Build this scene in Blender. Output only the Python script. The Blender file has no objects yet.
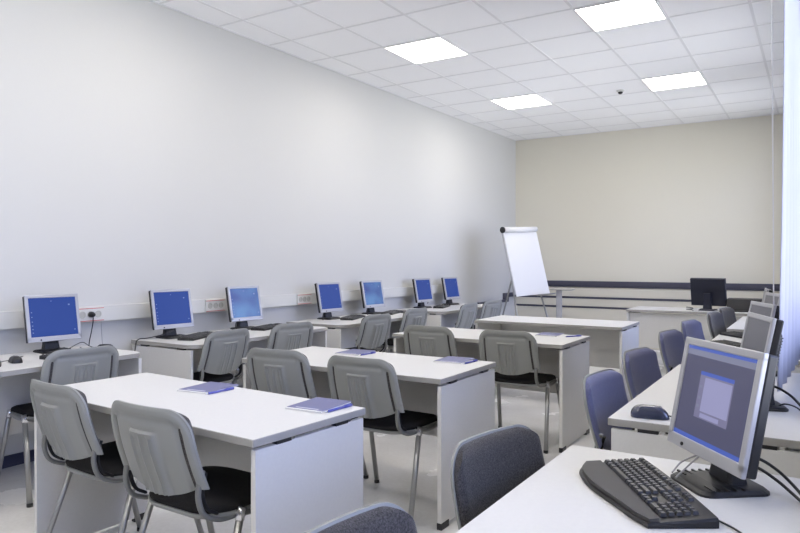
import bpy, bmesh, math, random
from mathutils import Vector, Matrix
random.seed(7)
PI = math.pi
S = bpy.context.scene
COL = S.collection
R = math.radians

# ------------------------------------------------------------------ materials
def mat(name, col, rough=.5, metal=0, spec=.5, bump=None, noise=None, sheen=0, emit=None, estr=0, coat=0):
    m = bpy.data.materials.new(name); m.use_nodes = True
    nt = m.node_tree; b = nt.nodes['Principled BSDF']
    b.inputs['Base Color'].default_value = (*col, 1)
    b.inputs['Roughness'].default_value = rough
    b.inputs['Metallic'].default_value = metal
    b.inputs['Specular IOR Level'].default_value = spec
    b.inputs['Coat Weight'].default_value = coat
    if sheen:
        b.inputs['Sheen Weight'].default_value = sheen
        b.inputs['Sheen Roughness'].default_value = .4
    if emit:
        b.inputs['Emission Color'].default_value = (*emit, 1)
        b.inputs['Emission Strength'].default_value = estr
    tc = None
    if noise or bump:
        tc = nt.nodes.new('ShaderNodeTexCoord')
    if noise:          # (scale, amount, detail): mottles the base colour
        n = nt.nodes.new('ShaderNodeTexNoise'); n.inputs['Scale'].default_value = noise[0]
        n.inputs['Detail'].default_value = noise[2] if len(noise) > 2 else 3
        nt.links.new(tc.outputs['Object'], n.inputs['Vector'])
        r = nt.nodes.new('ShaderNodeMapRange')
        r.inputs['From Min'].default_value = .3; r.inputs['From Max'].default_value = .7
        r.inputs['To Min'].default_value = 1 - noise[1]; r.inputs['To Max'].default_value = 1 + noise[1]
        nt.links.new(n.outputs['Fac'], r.inputs['Value'])
        mx = nt.nodes.new('ShaderNodeVectorMath'); mx.operation = 'SCALE'
        mx.inputs[0].default_value = col
        nt.links.new(r.outputs['Result'], mx.inputs['Scale'])
        nt.links.new(mx.outputs['Vector'], b.inputs['Base Color'])
    if bump:
        n = nt.nodes.new('ShaderNodeTexNoise'); n.inputs['Scale'].default_value = bump[0]
        n.inputs['Detail'].default_value = 4
        nt.links.new(tc.outputs['Object'], n.inputs['Vector'])
        bp = nt.nodes.new('ShaderNodeBump'); bp.inputs['Strength'].default_value = bump[1]
        bp.inputs['Distance'].default_value = .002
        nt.links.new(n.outputs['Fac'], bp.inputs['Height'])
        nt.links.new(bp.outputs['Normal'], b.inputs['Normal'])
    return m

M = {}
M['wall'] = mat('wall_paint', (.585, .585, .575), .75, spec=.25, bump=(60, .15))
M['backwall'] = mat('wall_paint_cream', (.74, .71, .61), .75, spec=.25, bump=(60, .15))
M['board'] = mat('wall_board_cream', (.66, .63, .54), .6, spec=.3)
M['laminate'] = mat('white_laminate', (.63, .625, .61), .38, spec=.45, noise=(90, .015))
M['edge'] = mat('grey_edge_band', (.34, .33, .305), .5, spec=.4)
M['panel'] = mat('panel_laminate', (.66, .65, .62), .42, spec=.45, noise=(90, .015))
M['black'] = mat('black_plastic', (.011, .011, .013), .42, spec=.5)
M['black_soft'] = mat('black_matte', (.02, .02, .021), .7, spec=.3)
M['key'] = mat('key_plastic', (.028, .028, .03), .38, spec=.5)
M['silver'] = mat('silver_plastic', (.43, .43, .45), .35, metal=.25, spec=.5)
M['chrome'] = mat('chrome', (.75, .75, .76), .18, metal=1)
M['tube'] = mat('grey_painted_tube', (.34, .34, .33), .32, metal=.6)
M['support'] = mat('dark_grey_tube', (.17, .17, .16), .4)
M['shell'] = mat('grey_plastic_shell', (.262, .266, .25), .48, spec=.45, bump=(250, .12))
M['fabric'] = mat('charcoal_upholstery', (.062, .058, .057), .9, spec=.2, bump=(500, .6), noise=(260, .5, 2), sheen=.35)
M['daylit_fab'] = mat('charcoal_upholstery_daylit', (.145, .155, .27), .9, spec=.2, bump=(700, .6), noise=(420, .3, 2), sheen=.35)  # same charcoal cloth, with blue window daylight put into its colour
M['seatfab'] = mat('black_upholstery', (.022, .021, .021), .92, spec=.15, bump=(700, .5), noise=(420, .3, 2))
M['blue_base'] = mat('dark_blue_trim', (.035, .038, .075), .5, spec=.4)
M['rail'] = mat('dark_slate_rail', (.065, .065, .095), .5, spec=.4)
M['trunk'] = mat('white_trunking', (.62, .62, .60), .4, spec=.5)
M['red'] = mat('red_plastic', (.55, .06, .05), .4)
M['socket'] = mat('socket_grey', (.45, .45, .42), .5)
M['paper'] = mat('paper', (.70, .70, .70), .85, spec=.1)
M['cover'] = mat('notebook_cover_slate_blue', (.135, .14, .27), .5, spec=.4)
M['penblue'] = mat('pen_blue', (.08, .09, .38), .3, spec=.6)
M['cable'] = mat('cable_black', (.02, .02, .022), .5)
M['cablew'] = mat('cable_grey', (.35, .35, .36), .5)
M['mouse'] = mat('mouse_dark_blue', (.02, .028, .07), .22, spec=.6, coat=.5)
M['frame'] = mat('window_frame_white', (.75, .75, .76), .4)
M['navy'] = mat('navy_black_plastic', (.013, .015, .030), .45, spec=.4)
M['box'] = mat('dark_grey_box', (.05, .048, .048), .6)
M['lightframe'] = mat('light_frame', (.85, .85, .85), .4)
M['diffuser'] = mat('light_diffuser', (.9, .9, .9), .5, emit=(1, .94, .86), estr=12)
M['bluescreen'] = mat('screen_blue', (.006, .008, .02), .35, spec=.25, emit=(.035, .10, .50), estr=.4)
M['icon'] = mat('screen_icon', (.02, .02, .02), .3, emit=(.30, .42, .85), estr=.4)
M['greyscreen'] = mat('screen_grey', (.03, .03, .035), .3, emit=(.135, .13, .15), estr=.3)
M['off'] = mat('screen_off', (.01, .01, .012), .25)
M['desk_s'] = mat('screen_desktop', (.02, .02, .03), .3, emit=(.105, .105, .20), estr=.4)
M['bar_s'] = mat('screen_toolbar', (.02, .02, .03), .3, emit=(.32, .34, .50), estr=.4)
M['win_s'] = mat('screen_window', (.02, .02, .03), .3, emit=(.44, .44, .74), estr=.45)
M['title_s'] = mat('screen_title_blue', (.02, .02, .03), .3, emit=(.07, .15, .68), estr=.45)
M['winedge_s'] = mat('screen_window_edge', (.02, .02, .03), .3, emit=(.26, .25, .42), estr=.45)

def sky_screen():          # a brighter, cyan-tinged desktop picture on some screens
    m = mat('screen_blue_picture', (.01, .01, .02), .25)
    nt = m.node_tree; b = nt.nodes['Principled BSDF']
    tc = nt.nodes.new('ShaderNodeTexCoord')
    g = nt.nodes.new('ShaderNodeTexNoise'); g.inputs['Scale'].default_value = 5; g.inputs['Detail'].default_value = 1
    nt.links.new(tc.outputs['Object'], g.inputs['Vector'])
    cr = nt.nodes.new('ShaderNodeValToRGB')
    cr.color_ramp.elements[0].color = (.035, .085, .38, 1); cr.color_ramp.elements[0].position = .35
    cr.color_ramp.elements[1].color = (.12, .30, .66, 1); cr.color_ramp.elements[1].position = .65
    nt.links.new(g.outputs['Fac'], cr.inputs['Fac'])
    nt.links.new(cr.outputs['Color'], b.inputs['Emission Color'])
    b.inputs['Emission Strength'].default_value = .45
    return m
M['picscreen'] = sky_screen()

def floor_mat():
    m = mat('floor_linoleum', (.5, .49, .47), .2, spec=.5)
    nt = m.node_tree; b = nt.nodes['Principled BSDF']
    tc = nt.nodes.new('ShaderNodeTexCoord')
    n1 = nt.nodes.new('ShaderNodeTexNoise'); n1.inputs['Scale'].default_value = 2.2; n1.inputs['Detail'].default_value = 8
    n2 = nt.nodes.new('ShaderNodeTexNoise'); n2.inputs['Scale'].default_value = 45; n2.inputs['Detail'].default_value = 3
    ad = nt.nodes.new('ShaderNodeMath'); ad.operation = 'MULTIPLY_ADD'; ad.inputs[1].default_value = .35
    for n in (n1, n2): nt.links.new(tc.outputs['Object'], n.inputs['Vector'])
    nt.links.new(n2.outputs['Fac'], ad.inputs[0]); nt.links.new(n1.outputs['Fac'], ad.inputs[2])
    cr = nt.nodes.new('ShaderNodeValToRGB')
    cr.color_ramp.elements[0].position = .45; cr.color_ramp.elements[0].color = (.62, .61, .595, 1)
    cr.color_ramp.elements[1].position = .9; cr.color_ramp.elements[1].color = (.76, .755, .745, 1)
    nt.links.new(ad.outputs[0], cr.inputs['Fac']); nt.links.new(cr.outputs['Color'], b.inputs['Base Color'])
    rr = nt.nodes.new('ShaderNodeMapRange')
    rr.inputs['To Min'].default_value = .16; rr.inputs['To Max'].default_value = .34
    nt.links.new(n1.outputs['Fac'], rr.inputs['Value']); nt.links.new(rr.outputs['Result'], b.inputs['Roughness'])
    return m
M['floor'] = floor_mat()

GX, GY = -.4467, 5.8436
def ceiling_mat():         # mineral tiles in a 0.6 m grid: fine speckle, tile to tile tone
    m = mat('ceiling_tile', (.76, .76, .77), .85, spec=.15)
    nt = m.node_tree; b = nt.nodes['Principled BSDF']
    g = nt.nodes.new('ShaderNodeNewGeometry')
    mp = nt.nodes.new('ShaderNodeVectorMath'); mp.operation = 'SUBTRACT'; mp.inputs[1].default_value = (GX, GY, 0)
    sc = nt.nodes.new('ShaderNodeVectorMath'); sc.operation = 'SCALE'; sc.inputs['Scale'].default_value = 1 / .6
    fl = nt.nodes.new('ShaderNodeVectorMath'); fl.operation = 'FLOOR'
    wn = nt.nodes.new('ShaderNodeTexWhiteNoise'); wn.noise_dimensions = '2D'
    nt.links.new(g.outputs['Position'], mp.inputs[0]); nt.links.new(mp.outputs[0], sc.inputs[0])
    nt.links.new(sc.outputs[0], fl.inputs[0]); nt.links.new(fl.outputs[0], wn.inputs['Vector'])
    n = nt.nodes.new('ShaderNodeTexNoise'); n.inputs['Scale'].default_value = 160; n.inputs['Detail'].default_value = 2
    nt.links.new(g.outputs['Position'], n.inputs['Vector'])
    a = nt.nodes.new('ShaderNodeMath'); a.operation = 'MULTIPLY_ADD'; a.inputs[1].default_value = .025; a.inputs[2].default_value = .975
    nt.links.new(wn.outputs['Value'], a.inputs[0])
    a2 = nt.nodes.new('ShaderNodeMath'); a2.operation = 'MULTIPLY_ADD'; a2.inputs[1].default_value = .06
    nt.links.new(n.outputs['Fac'], a2.inputs[0]); nt.links.new(a.outputs[0], a2.inputs[2])
    v = nt.nodes.new('ShaderNodeVectorMath'); v.operation = 'SCALE'; v.inputs[0].default_value = (.93, .93, .94)
    nt.links.new(a2.outputs[0], v.inputs['Scale']); nt.links.new(v.outputs[0], b.inputs['Base Color'])
    return m
M['ceiling'] = ceiling_mat()
M['tbar'] = mat('ceiling_grid_bar', (.79, .79, .80), .5)

def curtain_mat():
    m = bpy.data.materials.new('white_voile'); m.use_nodes = True
    nt = m.node_tree; nt.nodes.clear()
    o = nt.nodes.new('ShaderNodeOutputMaterial')
    d = nt.nodes.new('ShaderNodeBsdfDiffuse'); d.inputs['Color'].default_value = (.62, .62, .68, 1)
    t = nt.nodes.new('ShaderNodeBsdfTranslucent'); t.inputs['Color'].default_value = (.46, .48, .62, 1)
    mx = nt.nodes.new('ShaderNodeMixShader'); mx.inputs[0].default_value = .42
    nt.links.new(d.outputs[0], mx.inputs[1]); nt.links.new(t.outputs[0], mx.inputs[2])
    nt.links.new(mx.outputs[0], o.inputs['Surface'])
    return m
M['curtain'] = curtain_mat()
def glass_mat():
    m = bpy.data.materials.new('window_glass'); m.use_nodes = True
    nt = m.node_tree; nt.nodes.clear()
    o = nt.nodes.new('ShaderNodeOutputMaterial')
    t = nt.nodes.new('ShaderNodeBsdfTransparent'); t.inputs['Color'].default_value = (.94, .96, .97, 1)
    g = nt.nodes.new('ShaderNodeBsdfGlossy'); g.inputs['Roughness'].default_value = .02
    f = nt.nodes.new('ShaderNodeFresnel'); f.inputs['IOR'].default_value = 1.45
    mx = nt.nodes.new('ShaderNodeMixShader')
    nt.links.new(f.outputs[0], mx.inputs[0]); nt.links.new(t.outputs[0], mx.inputs[1]); nt.links.new(g.outputs[0], mx.inputs[2])
    nt.links.new(mx.outputs[0], o.inputs['Surface'])
    return m
M['glass'] = glass_mat()

# ------------------------------------------------------------------ mesh helpers
def V(*a): return Vector(a)
def box(bm, x0, x1, y0, y1, z0, z1, bev=0, mi=0, seg=2):
    vs = [bm.verts.new((x, y, z)) for z in (z0, z1) for y in (y0, y1) for x in (x0, x1)]
    fs = [(0, 2, 3, 1), (4, 5, 7, 6), (0, 1, 5, 4), (2, 6, 7, 3), (0, 4, 6, 2), (1, 3, 7, 5)]
    faces = [bm.faces.new([vs[i] for i in f]) for f in fs]
    for f in faces: f.material_index = mi
    if bev:
        es = list({e for f in faces for e in f.edges})
        r = bmesh.ops.bevel(bm, geom=es, offset=bev, segments=seg, affect='EDGES', profile=.5)
        for f in r['faces']: f.material_index = mi
    return faces
def prism(bm, pts, z0, z1, mi=0, bev=0, side_mi=None):
    """polygon pts (x,y) extruded from z0 to z1"""
    a = [bm.verts.new((x, y, z0)) for x, y in pts]; b = [bm.verts.new((x, y, z1)) for x, y in pts]
    n = len(pts)
    f0 = bm.faces.new(a[::-1]); f1 = bm.faces.new(b); sides = []
    for i in range(n):
        sides.append(bm.faces.new((a[i], a[(i + 1) % n], b[(i + 1) % n], b[i])))
    for f in [f0, f1] + sides: f.material_index = mi
    if side_mi is not None:
        for f in sides: f.material_index = side_mi
    if bev:
        es = list(set(f0.edges) | set(f1.edges))
        bmesh.ops.bevel(bm, geom=es, offset=bev, segments=2, affect='EDGES')
def rrect(w, d, r, n=6, cx=0, cy=0, corners=(1, 1, 1, 1)):
    """rounded rectangle outline, corners order: ++, -+, --, +-"""
    pts = []
    for k, (sx, sy) in enumerate([(1, 1), (-1, 1), (-1, -1), (1, -1)]):
        rr = r if corners[k] else .004
        for i in range(n + 1):
            a = PI / 2 * k + PI / 2 * i / n
            pts.append((cx + sx * (w / 2 - rr) + rr * math.cos(a), cy + sy * (d / 2 - rr) + rr * math.sin(a)))
    return pts
def smooth_path(P, n=8):
    P = [Vector(p) for p in P]
    if len(P) < 3: return P
    out = []
    Q = [P[0] * 2 - P[1]] + P + [P[-1] * 2 - P[-2]]
    for i in range(1, len(Q) - 2):
        for k in range(n):
            t = k / n; a, b, c, d = Q[i - 1:i + 3]
            out.append(.5 * ((2 * b) + (c - a) * t + (2 * a - 5 * b + 4 * c - d) * t * t + (3 * b - a - 3 * c + d) * t ** 3))
    out.append(P[-1]); return out
def tube(bm, path, r, seg=10, sx=1, mi=0, cap=True, r1=None):
    P = [Vector(p) for p in path]; rings = []
    up = Vector((0, 0, 1)); N = len(P)
    prev = None
    for i, p in enumerate(P):
        t = (P[min(i + 1, N - 1)] - P[max(i - 1, 0)]).normalized()
        if prev is None:
            n = up.cross(t)
            if n.length < .1: n = Vector((1, 0, 0)).cross(t)
            n.normalize()
        else:
            n = (prev - t * prev.dot(t)).normalized()
        prev = n; b = t.cross(n)
        rr = r if r1 is None else r + (r1 - r) * i / (N - 1)
        rings.append([bm.verts.new(p + n * (rr * sx * math.cos(2 * PI * k / seg)) + b * (rr * math.sin(2 * PI * k / seg))) for k in range(seg)])
    for a, b in zip(rings, rings[1:]):
        for k in range(seg):
            f = bm.faces.new((a[k], a[(k + 1) % seg], b[(k + 1) % seg], b[k])); f.material_index = mi; f.smooth = True
    if cap:
        for q in (rings[0][::-1], rings[-1]):
            f = bm.faces.new(q); f.material_index = mi
def lathe(bm, prof, seg=24, cx=0, cy=0, mi=0):
    rings = [[bm.verts.new((cx + r * math.cos(2 * PI * k / seg), cy + r * math.sin(2 * PI * k / seg), z)) for k in range(seg)] for r, z in prof]
    for a, b in zip(rings, rings[1:]):
        for k in range(seg):
            f = bm.faces.new((a[k], a[(k + 1) % seg], b[(k + 1) % seg], b[k])); f.smooth = True; f.material_index = mi
    bm.faces.new(rings[0][::-1]).material_index = mi; bm.faces.new(rings[-1]).material_index = mi
def rings_solid(bm, rings, mi=0, smooth=True):
    """closed solid from a stack of outlines (lists of 3D points, equal length)"""
    rv = [[bm.verts.new(p) for p in r] for r in rings]; n = len(rv[0])
    for a, b in zip(rv, rv[1:]):
        for k in range(n):
            f = bm.faces.new((a[k], a[(k + 1) % n], b[(k + 1) % n], b[k])); f.smooth = smooth; f.material_index = mi
    for q in (rv[0][::-1], rv[-1]):
        f = bm.faces.new(q); f.material_index = mi; f.smooth = smooth
def obj(name, bm, mats, parent=None, loc=None, rotz=None, smooth=None):
    if isinstance(mats, str): mats = [mats]
    bmesh.ops.recalc_face_normals(bm, faces=bm.faces)
    me = bpy.data.meshes.new(name); bm.to_mesh(me); bm.free()
    for k in mats: me.materials.append(M[k])
    if smooth:
        me.polygons.foreach_set('use_smooth', [True] * len(me.polygons))
        try: me.set_sharp_from_angle(angle=R(smooth))
        except Exception: pass
    o = bpy.data.objects.new(name, me); COL.objects.link(o)
    if parent: o.parent = parent
    if loc: o.location = loc
    if rotz is not None: o.rotation_euler = (0, 0, rotz)
    return o
def tag(o, label, cat, group=None, kind=None):
    o['label'] = label; o['category'] = cat
    if group: o['group'] = group
    if kind: o['kind'] = kind
    return o
def thing(name, label, cat, loc, rotz=0, group=None):
    o = bpy.data.objects.new(name, None); COL.objects.link(o); o.empty_display_size = .1
    o.location = loc; o.rotation_euler = (0, 0, rotz)
    return tag(o, label, cat, group)
def struct(name, bm, mats, label=None, smooth=None):
    o = obj(name, bm, mats, smooth=smooth); o['kind'] = 'structure'
    if label: o['label'] = label
    return o
def copy_tree(o, parent=None):
    c = o.copy(); COL.objects.link(c); c.parent = parent
    for ch in list(o.children): copy_tree(ch, c)
    return c
NB = bmesh.new

# ------------------------------------------------------------------ camera
cd = bpy.data.cameras.new('camera'); cam = bpy.data.objects.new('camera', cd); COL.objects.link(cam)
cam.location = (0, 0, 1.312); cam.rotation_euler = (PI / 2 - .008, 0, .5565)
cd.sensor_width = 36; cd.lens = 669.52 / 800 * 36; cd.clip_start = .02
S.camera = cam

# ------------------------------------------------------------------ room shell
XL, XR, YF, YB, ZC = -4.25, .15, -3.0, 10.472, 3.314
def XW(y): return XL - (YB - y) * .0147       # the left wall runs a little off square
def wallbox(bm, d0, d1, y0, y1, z0, z1):
    prism(bm, [(XW(y0) + d0, y0), (XW(y0) + d1, y0), (XW(y1) + d1, y1), (XW(y1) + d0, y1)], z0, z1)
bm = NB(); box(bm, XL - .5, XR + .3, YF - .2, YB + .2, -.15, 0); struct('floor', bm, 'floor', 'pale grey glossy linoleum floor')
bm = NB(); wallbox(bm, -.2, 0, YF - .2, YB + .2, 0, ZC); struct('wall_left', bm, 'wall', 'long plain white wall')
bm = NB(); box(bm, XL - .1, XR + .3, YB, YB + .2, 0, ZC); struct('wall_back', bm, 'backwall', 'cream wall at the far end')
bm = NB(); box(bm, XL - .2, XR + .3, YF - .2, YF, 0, ZC); struct('wall_front', bm, 'wall')
# window wall with openings
wins = [(-2.4, -.4), (.1, 2.1), (2.5, 4.9), (5.6, 7.6), (8.2, 10.0)]
ZS, ZH = .86, 2.95
bm = NB()
box(bm, XR, XR + .3, YF, YB, 0, ZS); box(bm, XR, XR + .3, YF, YB, ZH, ZC)
ys = [YF] + [v for w in wins for v in w] + [YB]
for a, b in zip(ys[::2], ys[1::2]): box(bm, XR, XR + .3, a, b, ZS, ZH)
struct('wall_right', bm, 'wall')
for i, (a, b) in enumerate(wins):
    bm = NB(); X0, X1 = XR + .14, XR + .2; t = .055
    box(bm, X0, X1, a, b, ZS, ZS + t); box(bm, X0, X1, a, b, ZH - t, ZH)
    for y in (a, (a + b) / 2 - t / 2, b - t): box(bm, X0, X1, y, y + t, ZS + t, ZH - t)
    w = struct(f'window_{i+1}', bm, 'frame')
    bm = NB()
    for y0, y1 in ((a + t, (a + b) / 2 - t / 2), ((a + b) / 2 + t / 2, b - t)):
        box(bm, XR + .165, XR + .171, y0, y1, ZS + t, ZH - t)
    obj('pane', bm, 'glass', w)
    bm = NB(); box(bm, XR - .02, XR + .14, a, b, ZS - .03, ZS + .002, .004); obj('window_sill', bm, 'frame', w)
# ceiling: tiles and suspended bars
bm = NB(); box(bm, XL - .5, XR + .3, YF - .2, YB + .2, ZC, ZC + .15); struct('ceiling', bm, 'ceiling', 'suspended ceiling of square white tiles')
LIGHTX = [(-1.647, -1.047), (-3.447, -2.847)]
LIGHTY = [(-1.956, -1.356), (.444, 1.044), (2.844, 3.444), (5.244, 5.844), (7.644, 8.244)]
bm = NB(); bw = .011
k = -7
for i in range(-6, 2):
    x = GX + .6 * i
    if XW(5) < x < XR: box(bm, x - bw, x + bw, YF, YB, ZC - .004, ZC + .0)
j0 = int((YF - GY) / .6)
for j in range(j0, 8):
    y = GY + .6 * j
    if YF < y < YB: box(bm, XW(y), XR, y - bw, y + bw, ZC - .0035, ZC + .0)
# perimeter angle
wallbox(bm, 0, .02, YF, YB, ZC - .006, ZC); box(bm, XL, XR, YB - .02, YB, ZC - .006, ZC)
struct('trim_1', bm, 'tbar', 'pale grey bars of the ceiling grid')
# left baseboard (dark blue) and back baseboard
bm = NB(); wallbox(bm, 0, .012, YF, YB, 0, .075); struct('baseboard_left', bm, 'blue_base', 'dark blue baseboard under the desks')
bm = NB(); box(bm, XL, XR, YB - .012, YB, 0, .05); struct('baseboard_back', bm, 'board')
# back wall boards: rail and two dark strips
bm = NB()
box(bm, XL, XR, YB - .05, YB, .935, 1.0, .004); box(bm, XL, XR, YB - .035, YB, .905, .935)
struct('trim_2', bm, 'rail', 'dark slate rail along the cream back wall')
bm = NB()
box(bm, XL, XR, YB - .028, YB, .755, .893, .004); box(bm, XL, XR, YB - .028, YB, .605, .722, .004); box(bm, XL, XR, YB - .028, YB, .05, .575, .004)
struct('trim_3', bm, 'board', 'cream boards below the dark rail')
bm = NB()
box(bm, XL, XR, YB - .034, YB, .724, .753); box(bm, XL, XR, YB - .034, YB, .577, .603)
struct('trim_4', bm, 'rail', 'thin dark strips between the cream boards')
bm = NB()
wallbox(bm, 0, .05, 9.95, YB - .06, .735, .80); wallbox(bm, 0, .05, 9.95, 10.08, .70, .735); wallbox(bm, 0, .05, 9.0, 10.08, .66, .70)
struct('trim_5', bm, 'rail', 'dark stepped rail end on the left wall by the corner')
# trunking on the left wall
bm = NB(); wallbox(bm, 0, .055, YF, 8.35, .887, .994)
struct('trim_6', bm, 'trunk', 'white cable trunking along the left wall')
# ceiling lights
GL = 'square ceiling light panels'
def_light = None
where = {(0, 3): 'bright square light panel, right-hand of the nearer pair', (1, 3): 'bright square light panel, left-hand of the nearer pair',
         (0, 4): 'small bright square light panel, right-hand of the pair near the back wall', (1, 4): 'small bright square light panel, left-hand of the pair near the back wall'}
for ix, (x0, x1) in enumerate(LIGHTX):
    for iy, (y0, y1) in enumerate(LIGHTY):
        lab = where.get((ix, iy), 'square light panel in the ceiling behind or above the camera')
        if def_light is None:
            t = thing('ceiling_light', lab, 'light', ((x0 + x1) / 2, (y0 + y1) / 2, ZC - .004), 0, GL)
            bm = NB(); q = .299; w = .014
            for a in ((-q, q, -q, -q + w), (-q, q, q - w, q), (-q, -q + w, -q + w, q - w), (q - w, q, -q + w, q - w)): box(bm, *a, -.008, 0)
            obj('light_frame', bm, 'lightframe', t)
            bm = NB(); box(bm, -q + w, q - w, -q + w, q - w, -.006, -.001); obj('diffuser', bm, 'diffuser', t)
            def_light = t
        else:
            t = copy_tree(def_light); t.location = ((x0 + x1) / 2, (y0 + y1) / 2, ZC - .004); t['label'] = lab
# smoke detector
t = thing('smoke_detector', 'tiny smoke detector on a ceiling tile between the light panels', 'smoke detector', (-1.96, 8.04, ZC))
bm = NB(); lathe(bm, [(.045, 0), (.045, -.012), (.03, -.02)], 20); obj('base', bm, 'trunk', t)
bm = NB(); lathe(bm, [(.028, -.02), (.028, -.034), (.012, -.045)], 20); obj('sensor', bm, 'black', t)

# ------------------------------------------------------------------ desks
def desk(name, label, cat, x0, x1, y0, y1, rot, group, rounded=False, modesty=(.29, .70), mod_in=.07, foot='black'):
    """footprint in world; rot says which way the sitter's side (local -y) points"""
    cx, cy = (x0 + x1) / 2, (y0 + y1) / 2
    if abs(math.sin(rot)) > .5: L, D = y1 - y0, x1 - x0
    else: L, D = x1 - x0, y1 - y0
    t = thing(name, label, cat, (cx, cy, 0), rot, group)
    bm = NB()
    if rounded: pts = rrect(L, D, .09, 8, corners=(0, 0, 1, 1))
    else: pts = rrect(L, D, .004, 1)
    prism(bm, pts, .714, .74, 0, .0015, side_mi=0)
    for f in bm.faces:
        f.normal_update()
        if abs(f.normal.z) < .5: f.material_index = 1
    obj('tabletop', bm, ['laminate', 'edge'], t)
    for s in (-1, 1):
        xo = s * (L / 2 - .004); xi = s * (L / 2 - .026)
        bm = NB(); box(bm, min(xo, xi), max(xo, xi), -D / 2 + (.035 if rounded else .012), D / 2 - .012, .02, .702, .0012)
        p = obj('side_panel', bm, 'panel', t)
        for e in (-1, 1):
            bm = NB(); ye = e * (D / 2 - .05)
            box(bm, min(xo, xi) - .003, max(xo, xi) + .003, ye - .04, ye + .04, 0, .034, .003); obj('foot', bm, 'black', p)
            bm = NB(); ye = e * (D / 2 - .14)
            box(bm, min(xo, xi) - .001, max(xo, xi) + .001, ye - .035, ye + .035, .701, .715, 0); obj('spacer', bm, 'black', p)
            bm = NB(); box(bm, min(xo, xi) + .004, max(xo, xi) - .004, ye + .04, ye + .056, .701, .715, 0); obj('clip', bm, 'chrome', p)
    bm = NB(); box(bm, -L / 2 + .026, L / 2 - .026, D / 2 - mod_in - .018, D / 2 - mod_in, modesty[0], modesty[1], .0012)
    obj('modesty_panel', bm, 'panel', t)
    return t
GT = 'white classroom tables in the middle rows'
T = [(-2.96, -1.525, 1.565, 2.145), (-2.875, -1.54, 2.85, 3.51), (-2.84, -1.465, 4.45, 5.11), (-2.825, -1.42, 5.91, 6.58)]
TL = ['nearest white two-seat table with two notebooks, in the left foreground', 'second white two-seat table, behind the nearest one',
      'third white two-seat table, in front of the empty one', 'empty white table without chairs, in front of the flip chart']
for k, ((a, b, c, d), l) in enumerate(zip(T, TL)):
    t = desk('classroom_table', l, 'table', a, b, c, d, 0, GT)
    if k == 0:      # the nearest table stands slightly askew: turned about its near right corner
        th = R(-3.5); px_, py_ = b, c; dx, dy = t.location.x - px_, t.location.y - py_
        t.location = (px_ + dx * math.cos(th) - dy * math.sin(th), py_ + dx * math.sin(th) + dy * math.cos(th), 0); t.rotation_euler = (0, 0, th)
GLD = 'white computer desks along the left wall'
LD = [(1.22, 2.72), (3.10, 4.60), (4.78, 6.28), (6.66, 8.16)]
LL = ['white computer desk against the left wall, cut by the left picture edge', 'white computer desk on the left wall under the second and third blue screens',
      'white computer desk on the left wall carrying the fourth and fifth blue screens', 'farthest white computer desk on the left wall, with the two smallest blue screens']
for (a, b), l in zip(LD, LL): desk('computer_desk', l, 'desk', -4.235, -3.57, a, b, PI / 2, GLD, rounded=True, mod_in=.2)
GRD = 'white computer desks along the window side'
RD = [(.57, 2.05), (2.47, 3.97), (4.45, 5.93), (6.27, 7.77)]
RL = ['white desk in the right foreground under the large black keyboard', 'white desk on the right with the dark blue mouse on its corner',
      'white desk on the right with two black keyboards, third along the window side', 'farthest white desk on the window side, before the dark monitor']
for (a, b), l in zip(RD, RL): desk('computer_desk', l, 'desk', -.645, .0, a, b, -PI / 2, GRD, mod_in=.12)
desk('teacher_desk', 'white desk by the back wall carrying the dark monitor seen from behind', 'desk', -1.92, -.45, 8.17, 8.83, PI, None)

# ------------------------------------------------------------------ chairs
def shell_grid(off, inset, nx=44, nz=30, back=False):
    """returns grid of points of a chair-back surface; off = forward offset"""
    W0, zt, rc = .222, .832, .088
    rows = []
    for i in range(nx + 1):
        u = -1 + 2 * i / nx
        u = math.sin(u * PI / 2) * .55 + u * .45
        w = W0 - inset; x = u * w
        ax = abs(x); zt_ = zt - inset; r = rc - inset * .5
        top = zt_ if ax < w - r else zt_ - r + math.sqrt(max(0, r * r - (ax - (w - r)) ** 2))
        s = ax / w
        bot = .562 + inset - .048 * (1 - min(1, s / .84) ** 2) if s < .84 else .562 + inset
        col = []
        for k in range(nz + 1):
            v = k / nz; z = bot + (top - bot) * v
            hz = (z - .55) / .27
            y = -.215 - .075 * hz - .010 * math.sin(max(0, min(1, hz)) * PI) + .030 * (x / W0) ** 2
            taper = 1 - .055 * max(0, hz)
            dy = off
            if back:
                ex = W0 - ax; ez = zt - z
                d = min(ex, ez) if not (ax > W0 - .1 and ez < .1) else .1 - math.hypot(max(0, .1 - ex), max(0, .1 - ez)) if (ex < .1 and ez < .1) else min(ex, ez)
                st = lambda a, b, t: (lambda q: q * q * (3 - 2 * q))(max(0, min(1, (t - a) / (b - a))))
                dy += .003 * st(.030, .036, d)
                if z < .80: dy += .005 * st(.034, .044, ez) * (1 - st(.052, .066, ez)) * (1 if ax < .15 else 0)
                if ax > .1: dy += .0098 * st(.034, .043, ex) * (1 - st(.052, .066, ex)) * (1 - st(.765, .785, z))
                if z < .745 and ax < .07:
                    e = min(.745 - z, .07 - ax)
                    dy -= .013 * st(0, .007, e)
                    if e > .014: dy += .0085 * (.5 + .5 * math.cos(ax / .0122 * PI))
                # rim rolls to the front
                dy += .006 * (1 - st(0, .010, max(0, d)))
            else:
                ex = (W0 - inset) - ax; ez = (zt - inset) - z; eb = z - bot
                e = max(0, min(ex, ez, eb))
                if off > .02: dy -= .016 * (1 - min(1, e / .03)) ** 2
            col.append(Vector((x * taper, y + dy, z)))
        rows.append(col)
    return rows
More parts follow.
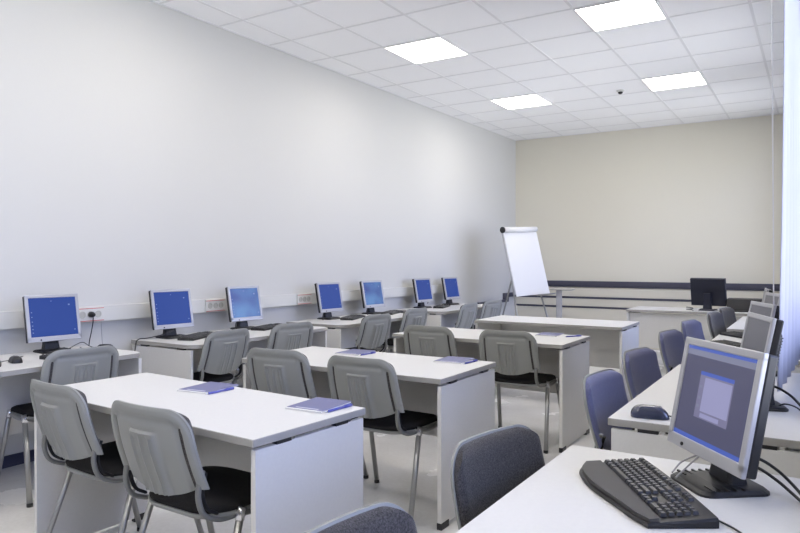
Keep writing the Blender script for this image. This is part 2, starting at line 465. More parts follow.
def solid_from(bm, A, B, mi=0):
    """two point grids (back, front) joined to one closed solid"""
    nx, nz = len(A), len(A[0])
    a = [[bm.verts.new(p) for p in c] for c in A]; b = [[bm.verts.new(p) for p in c] for c in B]
    def q(*v):
        f = bm.faces.new(v); f.smooth = True; f.material_index = mi
    for i in range(nx - 1):
        for k in range(nz - 1):
            q(a[i][k], a[i][k + 1], a[i + 1][k + 1], a[i + 1][k]); q(b[i][k], b[i + 1][k], b[i + 1][k + 1], b[i][k + 1])
    for i in range(nx - 1):
        q(a[i][0], a[i + 1][0], b[i + 1][0], b[i][0]); q(a[i][-1], b[i][-1], b[i + 1][-1], a[i + 1][-1])
    for k in range(nz - 1):
        q(a[0][k], b[0][k], b[0][k + 1], a[0][k + 1]); q(a[-1][k], a[-1][k + 1], b[-1][k + 1], b[-1][k])

def make_chair(fabric='fabric'):
    t = thing('stacking_chair', '', 'chair', (0, 0, 0))
    bm = NB()
    A = shell_grid(0, 0, 60, 44, back=True); Bk = shell_grid(.014, .0, 60, 44)
    solid_from(bm, A, Bk); o = obj('back_shell', bm, 'shell', t, smooth=50)
    bm = NB(); A = shell_grid(.011, .006, 40, 24); Bf = shell_grid(.036, .006, 40, 24)
    solid_from(bm, A, Bf); obj('back_cushion', bm, fabric, t, smooth=60)
    # seat
    def seat_ring(s, z, dz=0):
        out = []
        for x, y in rrect(.46 * s, .42 * s, .13 * s, 7, 0, .06):
            yy = (y - .06) / .21
            drop = -.022 * max(0, yy) ** 3 + .006 * (x / .23) ** 2 - .004 * max(0, -yy) ** 2
            out.append(Vector((x * (1 - .05 * max(0, -yy)), y, z + drop + dz)))
        return out
    bm = NB(); rings_solid(bm, [seat_ring(.90, .430), seat_ring(.985, .434), seat_ring(1.0, .442), seat_ring(.99, .448), seat_ring(.90, .450)])
    obj('seat_shell', bm, 'shell', t, smooth=50)
    bm = NB(); rings_solid(bm, [seat_ring(.90, .449), seat_ring(.972, .450), seat_ring(.985, .458), seat_ring(.96, .470), seat_ring(.88, .478), seat_ring(.70, .482), seat_ring(.45, .481), seat_ring(.2, .480)])
    obj('seat', bm, 'seatfab', t, smooth=60)
    # back supports: flat tubes leaving the shell's lower corners and curling under the seat
    for s in (-1, 1):
        bm = NB()
        tube(bm, smooth_path([(s * .192, -.182, .62), (s * .192, -.197, .57), (s * .193, -.199, .525), (s * .194, -.180, .475), (s * .196, -.135, .445), (s * .198, -.06, .430), (s * .20, .18, .426)], 8), .009, 12, 1.25)
        obj('back_support', bm, 'support', t)
        bm = NB()
        tube(bm, smooth_path([(s * .190, -.168, .61), (s * .190, -.180, .57), (s * .190, -.180, .53), (s * .19, -.160, .485), (s * .19, -.12, .458)], 6), .006, 8, 1.8)
        obj('support_cover', bm, 'black_soft', t)
        # legs: one of each corner
        top_r = (s * .228, -.045, .447); top_f = (s * .228, .165, .445)
        for tp, ft in ((top_r, (s * .262, -.195, .012)), (top_f, (s * .258, .29, .012))):
            bm = NB(); d = Vector(ft) - Vector(tp)
            tube(bm, [tp, Vector(tp) + d * .5, ft], .0115, 12, 1.25)
            lg = obj('leg', bm, 'tube', t)
            bm = NB(); lathe(bm, [(.016, 0), (.016, .014), (.0145, .02)], 14, ft[0], ft[1]); obj('foot_cap', bm, 'black', lg)
            bm = NB(); tube(bm, [Vector(tp) - d * .035, Vector(tp) + d * .06], .0145, 12, 1.15); obj('bracket', bm, 'chrome', lg)
        bm = NB(); tube(bm, smooth_path([(s * .228, -.06, .447), (s * .228, .02, .432), (s * .228, .10, .432), (s * .228, .175, .445)], 5), .010, 10)
        obj('side_rail', bm, 'tube', t)
    for y in (-.03, .13):
        bm = NB(); tube(bm, [(-.228, y, .433), (.228, y, .433)], .009, 10); obj('cross_bar', bm, 'tube', t)
    return t
protos = {'fabric': make_chair(), 'daylit_fab': make_chair('daylit_fab')}
used_chair = set()
def place_chair(x, y, deg, label, group, fab='fabric'):
    o = copy_tree(protos[fab]) if fab in used_chair else protos[fab]
    used_chair.add(fab)
    o.location = (x, y, 0); o.rotation_euler = (0, 0, R(deg)); o['label'] = label; o['category'] = 'chair'; o['group'] = group
    return o
g1, g2, g3 = 'grey chairs at the middle tables', 'grey chairs at the desks along the left wall', 'upholstered chairs along the window-side desks'
CH = [
    (-2.555, 1.785, -4, 'grey plastic-backed chair at the left seat of the nearest table', g1),
    (-1.91, 1.715, -1, 'grey plastic-backed chair at the right seat of the nearest table', g1),
    (-2.54, 3.01, 5, 'grey plastic-backed chair at the left seat of the second table', g1),
    (-1.95, 3.0, 0, 'grey plastic-backed chair at the right seat of the second table', g1),
    (-2.47, 4.6, 2, 'grey plastic-backed chair at the left seat of the third table', g1),
    (-1.835, 4.59, 2, 'grey plastic-backed chair at the right seat of the third table, chrome leg showing', g1),
    (-3.72, 2.27, 82, 'grey chair in front of the leftmost blue screen', g2),
    (-3.76, 3.36, 90, 'grey chair at the desk between the second and third blue screens', g2),
    (-3.72, 4.05, 79, 'grey chair pushed in right of the third blue screen', g2),
    (-3.63, 5.07, 84, 'grey chair below the fifth blue screen, its lower back edge showing', g2),
    (-3.73, 5.93, 85, 'small grey chair half hidden between the fifth and sixth screens', g2),
    (-3.62, 6.93, 89, 'small grey chair left of the far pair, before the farthest left-wall desk', g2),
    (-3.65, 7.7, 80, 'grey chair nearest the flip chart', g2),
    (-0.478, 0.95, -95, 'charcoal chair back cut by the bottom picture edge', g3),
    (-0.508, 1.67, -101, 'charcoal chair at the nearest right-hand desk, left of its edge', g3),
    (-0.53, 2.87, -96, 'charcoal chair tinted daylight-blue, left of the dark blue mouse', g3, 'daylit_fab'),
    (-0.57, 3.73, -100, 'charcoal chair tinted daylight-blue, at the far end of the mouse desk', g3, 'daylit_fab'),
    (-0.61, 4.86, -100, 'charcoal chair tinted daylight-blue, at the near end of the third window-side desk', g3, 'daylit_fab'),
    (-0.62, 5.8, -101, 'small charcoal chair tinted daylight-blue, at the far end of the third window-side desk', g3, 'daylit_fab'),
    (-0.57, 6.88, -100, 'small charcoal chair at the near end of the farthest window-side desk', g3),
    (-0.55, 7.62, -102, 'farthest small charcoal chair, just in front of the teacher desk', g3),
]
for c in CH: place_chair(*c)

# ------------------------------------------------------------------ monitors
def make_monitor(screen, W=.33, H=.295, dark=False, base_col='black', frame='silver', name='monitor'):
    """local: screen faces -y, panel centre at z=.215 above the desk"""
    t = thing(name, '', 'monitor', (0, 0, 0))
    zc, tilt = .215, R(11)
    rot = Matrix.Rotation(-tilt, 4, 'X')       # top leans to +y
    def place(o): o.matrix_local = Matrix.Translation((0, 0, zc)) @ rot
    bm = NB(); bz = .020
    # frame: four bevelled bars, deeper at the chin
    box(bm, -W / 2, W / 2, -.012, .002, -H / 2, -H / 2 + bz + .012, .003); box(bm, -W / 2, W / 2, -.012, .002, H / 2 - bz, H / 2, .003)
    box(bm, -W / 2, -W / 2 + bz, -.012, .002, -H / 2 + .012, H / 2 - .01, .003); box(bm, W / 2 - bz, W / 2, -.012, .002, -H / 2 + .012, H / 2 - .01, .003)
    f = obj('bezel', bm, frame, t); place(f)
    bm = NB(); lathe(bm, [(.005, 0), (.005, .003)], 12); b = obj('power_button', bm, 'black', f)
    b.matrix_local = Matrix.Translation((-.09, -.012, -H / 2 + .012)) @ Matrix.Rotation(PI / 2, 4, 'X')
    # screen
    x0, x1, z0, z1 = -W / 2 + bz, W / 2 - bz, -H / 2 + bz + .012, H / 2 - bz
    bm = NB(); box(bm, x0 - .002, x1 + .002, -.008, 0, z0 - .002, z1 + .002)
    def quad(u0, u1, v0, v1, mi, d):
        X = lambda u: x0 + (x1 - x0) * u
        Z = lambda v: z0 + (z1 - z0) * v
        vs = [bm.verts.new((X(u), -.008 - d, Z(v))) for u, v in ((u0, v0), (u1, v0), (u1, v1), (u0, v1))]
        bm.faces.new(vs).material_index = mi
    mats = [screen, 'icon']
    if screen in ('bluescreen', 'picscreen'):
        for v in (.1, .19, .28, .38, .5, .62): quad(.035, .06, v, v + .025, 1, .0004)
        quad(.46, .49, .9, .92, 1, .0004); quad(.83, .87, .78, .82, 1, .0004); quad(.92, .95, .12, .15, 1, .0004)
    if screen == 'desk_s':
        mats = ['desk_s', 'title_s', 'bar_s', 'win_s', 'winedge_s']
        quad(0, 1, .965, 1, 1, .0004); quad(0, 1, .90, .965, 2, .0004); quad(0, 1, 0, .045, 1, .0004)
        quad(.27, .76, .25, .74, 4, .0004); quad(.27, .76, .71, .75, 1, .0008); quad(.35, .745, .33, .69, 3, .0008)
        quad(.36, .64, .265, .31, 3, .0008)
        for v in (.36, .45, .57): quad(.285, .325, v, v + .03, 2, .0008)
    s = obj('screen', bm, mats, t); place(s)
    # rear housing
    bm = NB()
    box(bm, -W / 2 + .002, W / 2 - .002, .0015, .030, -H / 2 + .002, H / 2 - .002, .006)
    rings = []
    for k, (sc, y) in enumerate([(.86, .028), (.80, .045), (.6, .056), (.56, .058)]):
        rings.append([Vector((x, y, z - .01)) for x, z in rrect(W * sc, H * sc * .9, .03, 4)])
    if not dark: rings_solid(bm, rings, smooth=False)
    for i in range(0 if dark else 14):           # vent ribs
        z = -.075 + i * .0115
        box(bm, -W * .28, W * .28, .055, .0605, z, z + .005)
        box(bm, W * .37, W * .44, .028, .038, z + .01, z + .015)
    h = obj('rear_housing', bm, 'navy' if dark else 'black', t); place(h)
    # neck and base
    bm = NB(); rings_solid(bm, [[Vector((x, y + yo, z)) for x, y in rrect(w, d, .012, 3)] for w, d, yo, z in ((.10, .055, .035, .012), (.092, .045, .036, .05), (.085, .036, .046, .12), (.085, .03, .062, .20))], smooth=False)
    obj('neck', bm, base_col, t)
    bm = NB()
    rings_solid(bm, [[Vector((x, y + .01, z)) for x, y in rrect(w, d, .03, 4)] for w, d, z in ((.18, .185, 0), (.18, .185, .006), (.165, .17, .013), (.11, .08, .018))], smooth=False)
    for i in range(5): box(bm, -.085, -.045 + .0 * i, -.055 + i * .02, -.05 + i * .02, .0130, .0175)
    for i in range(5): box(bm, .045, .085, -.055 + i * .02, -.05 + i * .02, .0130, .0175)
    obj('stand_base', bm, base_col, t)
    return t
mon_blue = make_monitor('bluescreen'); mon_pic = make_monitor('picscreen'); mon_grey = make_monitor('greyscreen')
mon_used = set()
def place_monitor(proto, x, y, deg, label, group):
    o = proto if proto.name not in mon_used else copy_tree(proto)
    mon_used.add(proto.name)
    # x, y = panel centre
    o.location = (x, y, .74); o.rotation_euler = (0, 0, R(deg)); o['label'] = label; o['category'] = 'monitor'; o['group'] = group
    return o
gm = 'silver monitors with blue screens along the left wall'; gr = 'silver monitors with grey screens on the window side'
ML = [(mon_blue, 2.43, 84, 'silver monitor with plain blue screen, the largest and leftmost on the left wall'),
      (mon_blue, 3.35, 83, 'silver monitor with plain blue screen, second from the left, near end of its desk'),
      (mon_pic, 4.10, 84, 'silver monitor with lighter blue screen picture, third from the left'),
      (mon_blue, 5.26, 85, 'silver monitor with blue screen, fourth from the left'),
      (mon_pic, 6.02, 83, 'silver monitor with lighter blue screen picture, fifth from the left'),
      (mon_blue, 7.12, 84, 'silver monitor with blue screen, second from the far end of the left wall'),
      (mon_blue, 7.86, 84, 'silver monitor with blue screen, farthest on the left wall')]
for pr_, y, a, l in ML: place_monitor(pr_, -4.09, y, a, l, gm)
MR = [(-.205, 2.98, -71, 'silver monitor with dull grey screen directly behind the big foreground monitor'),
      (-.25, 3.86, -68, 'silver monitor with dull grey screen, second behind the foreground monitor'),
      (-.26, 5.05, -72, 'small silver monitor with grey screen, partly hidden, next to the blind cord'),
      (-.345, 5.85, -84, 'thin slice of a silver monitor seen nearly edge-on, farthest on the window side')]
for x, y, a, l in MR: place_monitor(mon_grey, x, y, a, l, gr)
t = make_monitor('desk_s', W=.338); t.location = (-.218, 1.868, .74); t.rotation_euler = (0, 0, R(-52))
tag(t, 'large silver monitor in the right foreground showing an open window on its screen', 'monitor')
t = make_monitor('off', W=.385, H=.325, frame='navy', base_col='navy', dark=True); t.location = (-1.065, 8.5, .74); t.rotation_euler = (0, 0, R(172))
tag(t, 'black monitor seen from behind on the teacher desk by the back wall', 'monitor')

# ------------------------------------------------------------------ keyboards and mice
def kb_layout():
    keys = []; u = .0176
    x0 = -.203
    # function row
    x = x0
    for n in (1, 4, 4, 4):
        for i in range(n): keys.append((x, 5.35, 1)); x += u
        x += u * .45
    for c in range(3): keys.append((x0 + 15.4 * u + c * u, 5.35, 1))
    rows = [(4, [1] * 13 + [2]), (3, [1.5] + [1] * 12 + [1.5]), (2, [1.8] + [1] * 11 + [2.2]), (1, [2.3] + [1] * 10 + [2.7]), (0, [1.3, 1.2, 1.3, 6, 1.3, 1.2, 1.3, 1.4])]
    for r, ws in rows:
        x = x0
        for w in ws: keys.append((x + (w - 1) * u / 2, r, w)); x += w * u
    for r in (4, 3):
        for c in range(3): keys.append((x0 + 15.4 * u + c * u, r, 1))
    for c in range(3): keys.append((x0 + 15.4 * u + c * u, 0, 1))
    keys.append((x0 + 16.4 * u, 1, 1))
    for r in (4, 3, 2, 1):
        for c in range(4 if r != 0 else 0): keys.append((x0 + 18.8 * u + c * u, r, 1))
    keys += [(x0 + 19.3 * u, 0, 2), (x0 + 20.8 * u, 0, 1), (x0 + 21.8 * u, 0, 1)]
    return keys, u
def key_mesh(bm, cx, cy, cz, w, u):
    a, b = w * u / 2 - .0012, u / 2 - .0012
    lo = [(cx - a, cy - b), (cx + a, cy - b), (cx + a, cy + b), (cx - a, cy + b)]
    a2, b2 = a - .0022, b - .0028
    hi = [(cx - a2, cy - b2 + .001), (cx + a2, cy - b2 + .001), (cx + a2, cy + b2 + .001), (cx - a2, cy + b2 + .001)]
    rings_solid(bm, [[Vector((x, y, cz)) for x, y in lo], [Vector((x, y, cz + .0075)) for x, y in hi]], smooth=False)
KW = .217     # half width
def kb_body(bm, full):
    prof_top = lambda y: .0135 + (y + .10) * .055     # slopes up to the back
    n = 20; fr = []; bk = []
    for i in range(n + 1):
        x = -KW + 2 * KW * i / n; s = x / KW
        yf = -.062
        if full: yf = -.124 - .018 * math.cos((s + .35) * PI * .8) + .018 * max(0, abs(s) - .75) / .25
        fr.append((x, yf)); bk.append((x, .070 - .006 * s * s))
    pts = fr + bk[::-1]
    lo = [Vector((x, y, .001)) for x, y in pts]
    mid = [Vector((x, y, prof_top(y) - .006)) for x, y in pts]
    hi = [Vector((x * .985, y * .985, prof_top(y) - (.0035 if y < -.07 else 0))) for x, y in pts]
    rings_solid(bm, [lo, mid, hi], smooth=False)
KEYS, KU = kb_layout()
def key_pos(x, r): 
    y = -.044 + r * KU; return x + KU / 2 - .008, y, .0135 + (y + .10) * .055 - .001
def make_keyboard(detail):
    t = thing('keyboard', '', 'keyboard', (0, 0, 0))
    bm = NB(); kb_body(bm, detail); obj('case', bm, 'black', t, smooth=35)
    if detail:
        bm = NB()
        for i in range(25):
            pass
        n = 20; A = []; B = []
        for i in range(n + 1):
            x = -KW * .97 + 2 * KW * .97 * i / n; s = x / KW
            yf = -.116 - .018 * math.cos((s + .35) * PI * .8) + .018 * max(0, abs(s) - .75) / .25
            A.append((x, yf)); B.append((x, -.061))
        pts = A + B[::-1]
        rings_solid(bm, [[Vector((x, y, .010)) for x, y in pts], [Vector((x * .995, y, .0185 + (.002 if y > -.07 else 0))) for x, y in pts]], smooth=False)
        obj('wrist_rest', bm, 'box', t, smooth=40)
        for x, r, w in KEYS:
            bm = NB(); px, py, pz = key_pos(x, r); key_mesh(bm, 0, 0, 0, w, KU); obj('key', bm, 'key', t, loc=(px, py, pz))
    else:
        bm = NB()
        for x, r, w in KEYS: px, py, pz = key_pos(x, r); key_mesh(bm, px, py, pz, w, KU)
        obj('keys', bm, 'key', t)
    return t
t = make_keyboard(True); t.location = (-.343, 1.72, .74); t.rotation_euler = (0, 0, R(-58))
tag(t, 'large black keyboard with wrist rest on the right foreground desk', 'keyboard')
kb0 = make_keyboard(False); kused = [False]
def place_kb(x, y, deg, label, g):
    o = copy_tree(kb0) if kused[0] else kb0
    kused[0] = True
    o.location = (x, y, .74); o.rotation_euler = (0, 0, R(deg)); o['label'] = label; o['category'] = 'keyboard'; o['group'] = g
gk = 'black keyboards on the left-wall desks'; gk2 = 'black keyboards on the window-side desks'
KB = [(-3.93, 3.47, 112, 'black keyboard beside the second blue screen', gk), (-3.95, 4.26, 104, 'black keyboard beside the third blue screen', gk),
      (-3.92, 5.42, 108, 'black keyboard beside the fourth blue screen', gk), (-3.94, 6.18, 106, 'black keyboard beside the fifth blue screen', gk),
      (-3.94, 7.32, 106, 'black keyboard before the two farthest blue screens', gk), (-3.80, 2.42, 96, 'black keyboard below the leftmost blue screen, behind a chair back', gk),
      (-.40, 2.87, -82, 'black keyboard just behind the left edge of the foreground monitor', gk2),
      (-.45, 4.93, -50, 'black keyboard at the near end of the third window-side desk', gk2),
      (-.45, 5.60, -50, 'black keyboard on the third window-side desk, farther of its two', gk2),
      (-.42, 7.1, -75, 'small black keyboard on the farthest window-side desk', gk2)]
for k_ in KB: place_kb(*k_)
def make_mouse(mt):
    t = thing('mouse', '', 'mouse', (0, 0, 0))
    bm = NB(); rings = []
    for k in range(9):
        f = k / 8; z = .036 * math.sin(f * PI / 2); s = math.cos(f * PI / 2) * .96 + .04
        s = s ** .62
        rings.append([Vector((x * s * (1 - .1 * math.cos(y / .058 * PI / 2)), y * s - .008 * f, z + .001)) for x, y in rrect(.062, .114, .028, 7)])
    rings_solid(bm, rings); obj('mouse_body', bm, mt, t, smooth=70)
    bm = NB(); tube(bm, [(-.0035, .028, .0285), (.0035, .028, .0285)], .009, 12); obj('scroll_wheel', bm, 'silver', t)
    bm = NB(); tube(bm, smooth_path([(0, .054, .010), (.01, .10, .004), (.03, .16, .004), (.09, .21, .004)], 6), .0022, 6); obj('mouse_cable', bm, 'cable', t)
    return t
ms = make_mouse('mouse'); ms.scale = (1.18, 1.18, 1.2); ms.location = (-.515, 2.56, .74); ms.rotation_euler = (0, 0, R(-82))
tag(ms, 'dark blue mouse on the near corner of the second right-hand desk', 'mouse')
m0 = make_mouse('black'); mused = [False]
for x, y, d, l in [(-3.84, 2.06, 75, 'black mouse left of the leftmost blue screen'), (-3.79, 1.925, 60, 'black mouse cut by the left picture edge'),
                   (-3.90, 2.66, 120, 'black mouse behind the right corner of the leftmost chair back')]:
    o = copy_tree(m0) if mused[0] else m0
    mused[0] = True
    o.location = (x, y, .74); o.rotation_euler = (0, 0, R(d)); tag(o, l, 'mouse', 'black mice on the left desk')

# ------------------------------------------------------------------ notebooks and pens
def make_notebook():
    t = thing('notebook', '', 'notebook', (0, 0, 0))
    bm = NB(); box(bm, -.084, .084, -.108, .104, .0008, .006, .0006); obj('pages', bm, 'paper', t)
    bm = NB(); box(bm, -.085, .085, -.096, .108, .006, .0072, .0004); obj('cover', bm, 'cover', t)
    bm = NB(); box(bm, -.05, .055, -.088, -.078, .0072, .0076); obj('cover_stripe', bm, 'bar_s2', t)
    return t
M['bar_s2'] = mat('cover_stripe_pale', (.5, .5, .6), .5)
def make_pen():
    t = thing('pen', '', 'pen', (0, 0, 0))
    bm = NB(); tube(bm, [(0, -.065, .0052), (0, .03, .0052)], .0048, 10); obj('barrel', bm, 'penblue', t)
    bm = NB(); tube(bm, [(0, -.065, .0052), (0, -.079, .0052)], .0048, 10, r1=.001); obj('tip', bm, 'chrome', t)
    bm = NB(); tube(bm, [(0, .03, .0055), (0, .078, .0055)], .0054, 10); box(bm, -.0015, .0015, .035, .072, .011, .0125); obj('cap', bm, 'penblue', t)
    return t
nb0, pn0 = make_notebook(), make_pen()
spots = [(-2.315, 2.095, 6, -2.207, 2.06, 'left seat of the nearest table'), (-1.668, 2.075, 4, -1.560, 2.06, 'right end of the nearest table'),
         (-2.44, 3.395, 4, -2.332, 3.37, 'left seat of the second table'), (-1.765, 3.43, 4, -1.650, 3.40, 'right end of the second table'),
         (-1.755, 5.02, 3, None, 0, 'right end of the third table')]
for i, (x, y, d, px, py, w) in enumerate(spots):
    o = nb0 if i == 0 else copy_tree(nb0)
    o.location = (x, y, .74); o.rotation_euler = (0, 0, R(d)); tag(o, 'slate blue notebook lying at the ' + w, 'notebook', 'slate blue notebooks on the tables')
    if px is not None:
        o = pn0 if i == 0 else copy_tree(pn0)
        o.location = (px, py, .74); o.rotation_euler = (0, 0, R(d - 8)); tag(o, 'blue pen beside the notebook at the ' + w, 'pen', 'blue pens on the tables')
o = copy_tree(pn0); o.location = (-1.56, 4.98, .74); o.rotation_euler = (0, 0, R(-32)); tag(o, 'blue pen at the right end of the third table, apart from its notebook', 'pen', 'blue pens on the tables')

# ------------------------------------------------------------------ sockets on the trunking, plug, cables
def make_socket(n=3):
    t = thing('socket_outlet', '', 'socket', (0, 0, 0))
    L = .21
    bm = NB(); box(bm, 0, .012, -L / 2, L / 2, -.05, .05, .003); obj('socket_plate', bm, 'trunk', t)
    for z in (-.046, .040):
        bm = NB(); box(bm, .012, .0135, -L / 2 + .002, L / 2 - .002, z, z + .004); obj('red_strip', bm, 'red', t)
    for y in (-.06, .0, .06):
        bm = NB()
        rings = [[Vector((xx, y + r * math.cos(a * PI / 12), r * math.sin(a * PI / 12))) for a in range(24)] for r, xx in ((.024, .012), (.024, .015), (.019, .015), (.018, .0125))]
        rings_solid(bm, rings, smooth=False); obj('socket_ring', bm, 'socket', t)
    return t
s0 = make_socket()
SK = [(2.82, 'white outlet strip with red lines right of the leftmost blue screen'), (3.95, 'white outlet strip with red lines between the second and third screens'),
      (5.08, 'white outlet strip with red lines left of the fourth blue screen'), (7.45, 'white outlet strip between the two farthest blue screens')]
for i, (y, l) in enumerate(SK):
    o = s0 if i == 0 else copy_tree(s0)
    o.location = (XW(y) + .055, y, .94); tag(o, l, 'socket', 'outlet strips on the trunking')

def plug(y, label, path):
    t = thing('power_plug', label, 'plug', (XW(y) + .070, y, .94))
    bm = NB(); rings = [[Vector((xx, r * math.cos(a * PI / 8), r * math.sin(a * PI / 8))) for a in range(16)] for r, xx in ((.020, 0), (.020, .02), (.015, .035), (.008, .045))]
    rings_solid(bm, rings, smooth=False); obj('plug_body', bm, 'black', t)
    bm = NB(); tube(bm, smooth_path(path, 8), .0035, 8); obj('plug_cable', bm, 'cable', t)
plug(2.82, 'black plug with hanging cable in the leftmost outlet strip', [(.03, 0, -.012), (.028, -.002, -.06), (.022, -.012, -.13), (.012, -.02, -.20), (.005, -.025, -.35)])
plug(7.45, 'black plug in the outlet strip between the far screens', [(.03, 0, -.012), (.028, -.002, -.06), (.022, -.012, -.13), (.018, -.02, -.17)])
def cord(name, label, pts, r=.003, m='cable', cat='cable', group=None):
    bm = NB(); tube(bm, smooth_path(pts, 8), r, 8); return tag(obj(name, bm, m), label, cat, group)
gc = 'cables behind the left-wall screens'
cord('cable', 'thin grey cable hanging below the leftmost outlet strip', [(XW(2.9) + .07, 2.90, .888), (XW(2.9) + .066, 2.905, .82), (XW(2.9) + .068, 2.92, .60)], .002, 'cablew', group=gc)
cord('cable', 'black cable looping over the desk right of the leftmost screen', [(-4.06, 2.50, .745), (-4.05, 2.56, .775), (-4.04, 2.60, .785), (-4.02, 2.64, .755), (-4.0, 2.69, .745)], .0025, group=gc)
cord('cable', 'black cable falling over the desk end by the second screen', [(-4.05, 3.33, .80), (-4.08, 3.24, .77), (-4.11, 3.15, .755), (-4.14, 3.09, .748), (-4.15, 3.075, .70), (-4.17, 3.075, .55), (-4.19, 3.07, .30), (-4.2, 3.07, .01)], .004, group=gc)
for y, w in ((4.10, 'third'), (5.26, 'fourth'), (6.02, 'fifth')):
    cord('cable', f'black cable curling from the back of the {w} blue screen', [(-4.13, y - .02, .86), (-4.10, y - .09, .80), (-4.07, y - .13, .765), (-4.05, y - .16, .745)], .005, group=gc)
cord('cable', 'black cable beside the keyboard end under the foreground monitor', [(-.215, 1.62, .745), (-.19, 1.62, .743), (-.13, 1.56, .743), (-.10, 1.47, .743), (-.11, 1.38, .743)], .0022)
gm2 = 'monitor cables at the right picture edge'
def rl(dx, dy, dz): return (-.218 + dx, 1.868 + dy, dz)
cord('cable', 'upper thick black cable from the back of the foreground monitor', [(-.150, 1.915, .815), (-.115, 1.92, .808), (-.075, 1.905, .788), (-.04, 1.87, .765), (-.015, 1.83, .747)], .004, group=gm2)
cord('cable', 'lower thick black cable from the back of the foreground monitor', [(-.150, 1.905, .795), (-.12, 1.905, .79), (-.08, 1.885, .772), (-.045, 1.85, .755), (-.02, 1.81, .746)], .004, group=gm2)
cord('cable', 'black cable pair from the second grey monitor towards the window', [(-.155, 3.03, .82), (-.12, 3.02, .81), (-.08, 2.99, .79), (-.045, 2.93, .765), (-.015, 2.88, .747)], .005, group=gm2)
cord('cable', 'thin black cable lying on the second desk near the window', [(-.13, 2.96, .748), (-.10, 2.95, .765), (-.06, 2.90, .765), (-.025, 2.84, .745)], .003, group=gm2)
cord('cable', 'pair of thin grey leads between keyboard and foreground monitor', [(-.315, 1.84, .765), (-.30, 1.87, .785), (-.275, 1.885, .80), (-.25, 1.875, .815)], .0022, 'cablew', group=gm2)
cord('cable', 'thin grey lead arching up behind the foreground keyboard', [(-.30, 1.80, .765), (-.285, 1.83, .78), (-.265, 1.86, .80), (-.25, 1.875, .813)], .0022, 'cablew', group=gm2)
cord('cable', 'black cable hanging down the front of the teacher desk', [(-.99, 8.16, .745), (-.985, 8.155, .70), (-.985, 8.155, .45), (-.985, 8.15, .1), (-.99, 8.12, .004)], .004)
cord('cable', 'coiled black cable left of the dark monitor', [(-1.24 + .035 * math.cos(a * .8), 8.32 + .05 * math.sin(a * .8), .745 + .003 * a) for a in range(14)], .005)
# dark grey box behind the dark monitor
t = thing('equipment_box', 'low dark grey box on the teacher desk, right of the dark monitor', 'box', (-.70, 8.56, .74), R(2))
bm = NB(); box(bm, -.17, .22, -.12, .12, .014, .145, .008); obj('box_body', bm, 'box', t)
bm = NB(); box(bm, -.16, .16, -.15, .10, 0, .015, .004); obj('box_base', bm, 'black', t)

# ------------------------------------------------------------------ flip chart
t = thing('flip_chart', 'white flip chart on a tripod in front of the back wall', 'flip chart', (-3.40, 8.75, 0), R(68))
Wf, Hf, zc, tl = .66, .96, 1.315, R(14)
loc = Matrix.Translation((0, 0, zc)) @ Matrix.Rotation(-tl, 4, 'X') @ Matrix.Rotation(R(-2.5), 4, 'Y')
bm = NB(); box(bm, -Wf / 2 - .01, Wf / 2 + .01, .006, .022, -Hf / 2 + .03, Hf / 2, .004); b = obj('board', bm, 'silver', t); b.matrix_local = loc
bm = NB(); box(bm, -Wf / 2, Wf / 2, -.008, .005, -Hf / 2, Hf / 2 - .03, .001)
p_ = obj('paper_pad', bm, 'paper', t); p_.matrix_local = loc
bm = NB(); tube(bm, [(-Wf / 2 + .012, -.012, Hf / 2 - .035), (Wf / 2 - .005, -.012, Hf / 2 - .035)], .038, 20); c_ = obj('paper_roll', bm, 'paper', t); c_.matrix_local = loc
for s in (-1, 1):
    bm = NB(); tube(bm, [(s * (Wf / 2 - .005), -.012, Hf / 2 - .035), (s * (Wf / 2 + .018), -.012, Hf / 2 - .035)], .042 if s < 0 else .02, 20); c_ = obj('clamp_cap', bm, 'black', t); c_.matrix_local = loc
bm = NB(); box(bm, -.28, .34, -.075, -.002, -Hf / 2 + .06 - .03, -Hf / 2 + .042, .004)
bm.free()
bm = NB(); box(bm, .06, .40, -.06, .0, -Hf / 2 - .02, -Hf / 2 - .005, .004); tr = obj('pen_tray', bm, 'tube', t); tr.matrix_local = loc
for a, b in (((-.24, .04, 1.10), (-.34, -.28, .012)), ((.24, .04, 1.10), (.34, -.28, .012)), ((0, .10, 1.55), (0, .62, .012))):
    bm = NB(); tube(bm, [a, b], .012, 12); lg = obj('leg', bm, 'tube', t)
    bm = NB(); lathe(bm, [(.018, 0), (.018, .02), (.014, .03)], 14, b[0], b[1]); obj('rubber_foot', bm, 'black', lg)
# small pedestal stand next to it
t = thing('pedestal_stand', 'slim grey pedestal stand with a thin flat top beside the flip chart', 'stand', (-2.93, 8.75, 0), R(8))
bm = NB(); box(bm, -.11, .19, -.12, .12, .925, .94, .004); obj('stand_top', bm, 'tube', t)
bm = NB(); box(bm, -.035, .035, -.03, .03, .02, .925, .006); obj('post', bm, 'silver', t)
bm = NB(); rings_solid(bm, [[Vector((x, y, z)) for x, y in rrect(w, w, .05, 5)] for w, z in ((.40, 0), (.40, .014), (.37, .022))], smooth=False); obj('stand_foot', bm, 'tube', t)

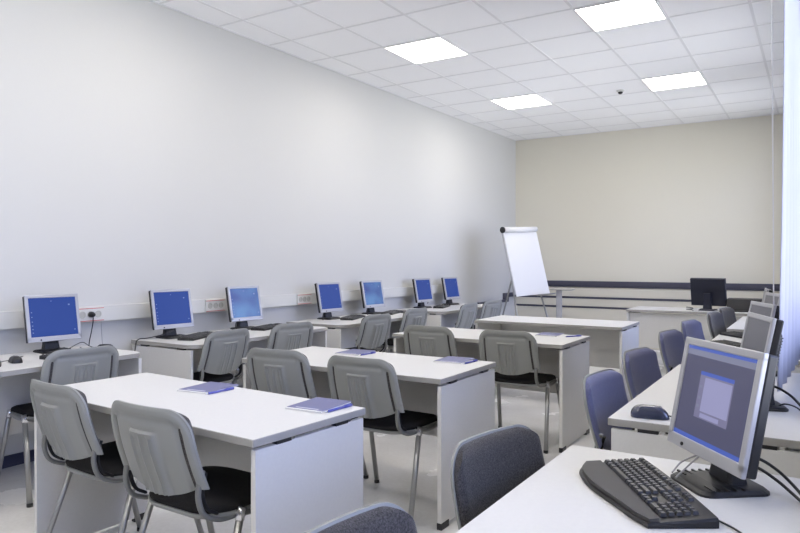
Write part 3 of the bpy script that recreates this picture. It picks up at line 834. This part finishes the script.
# ------------------------------------------------------------------ curtains and blind cord
def curtain(label, x, y0, y1, zb, amp=.011, folds=9):
    t = thing('curtain', label, 'curtain', (x, (y0 + y1) / 2, 0))
    bm = NB(); cols = 150; rows = 16; g = []
    for r in range(rows + 1):
        f = r / rows; z = 3.27 - (3.27 - zb) * f; row = []
        for c in range(cols + 1):
            q = c / cols
            row.append(bm.verts.new((amp * (.5 + .7 * f) * math.sin(q * folds * 2 * PI + .6 * math.sin(q * 7)) - .02 * f ** 3 * (1 - q) + .07 * q * f ** .8, (q - .5) * (y1 - y0), z)))
        g.append(row)
    for r in range(rows):
        for c in range(cols): bm.faces.new((g[r][c], g[r][c + 1], g[r + 1][c + 1], g[r + 1][c])).smooth = True
    o = obj('cloth', bm, 'curtain', t)
    sm = o.modifiers.new('thick', 'SOLIDIFY'); sm.thickness = .0012
    return t
curtain('white curtain hanging by the window at the right picture edge', -.113, 3.13, 5.0, .78)
# curtain rail
bm = NB(); box(bm, -.133, -.093, YF + .1, YB - .1, ZC - .035, ZC - .004, .003); o = obj('curtain_rail', bm, 'frame'); tag(o, 'white curtain rail on the ceiling along the windows', 'curtain rail')
cord('blind_cord', 'thin white blind cord hanging at the right, left of the curtain', [(-.172, 3.30, ZC - .01), (-.168, 3.30, 2.4), (-.160, 3.30, 1.6), (-.156, 3.30, 1.12)], .0025, 'frame', 'cord')

# ------------------------------------------------------------------ light
W = bpy.data.worlds.new('world'); S.world = W; W.use_nodes = True
bg = W.node_tree.nodes['Background']; bg.inputs[1].default_value = 4.8
nt = W.node_tree; tc = nt.nodes.new('ShaderNodeTexCoord'); sp = nt.nodes.new('ShaderNodeSeparateXYZ'); cr = nt.nodes.new('ShaderNodeValToRGB')
mr = nt.nodes.new('ShaderNodeMapRange'); mr.inputs['From Min'].default_value = -.15; mr.inputs['From Max'].default_value = .25
nt.links.new(tc.outputs['Generated'], sp.inputs[0]); nt.links.new(sp.outputs['Z'], mr.inputs['Value']); nt.links.new(mr.outputs[0], cr.inputs['Fac'])
cr.color_ramp.elements[0].color = (1.05, 1.05, 1.1, 1); cr.color_ramp.elements[1].color = (.50, .60, 1.08, 1)     # lower half brightened as added uplight for the ceiling, hazy sky above
nt.links.new(cr.outputs['Color'], bg.inputs['Color'])
for a, b in wins:
    ld = bpy.data.lights.new('window_portal', 'AREA'); ld.shape = 'RECTANGLE'; ld.size = ZH - ZS; ld.size_y = b - a
    ld.cycles.is_portal = True
    lo = bpy.data.objects.new('window_portal', ld); COL.objects.link(lo)
    lo.location = (XR + .32, (a + b) / 2, (ZS + ZH) / 2); lo.rotation_euler = (0, PI / 2, 0)   # emits towards -x
S.view_settings.view_transform = 'Standard'; S.view_settings.look = 'None'
S.view_settings.exposure = .5; S.view_settings.gamma = 1
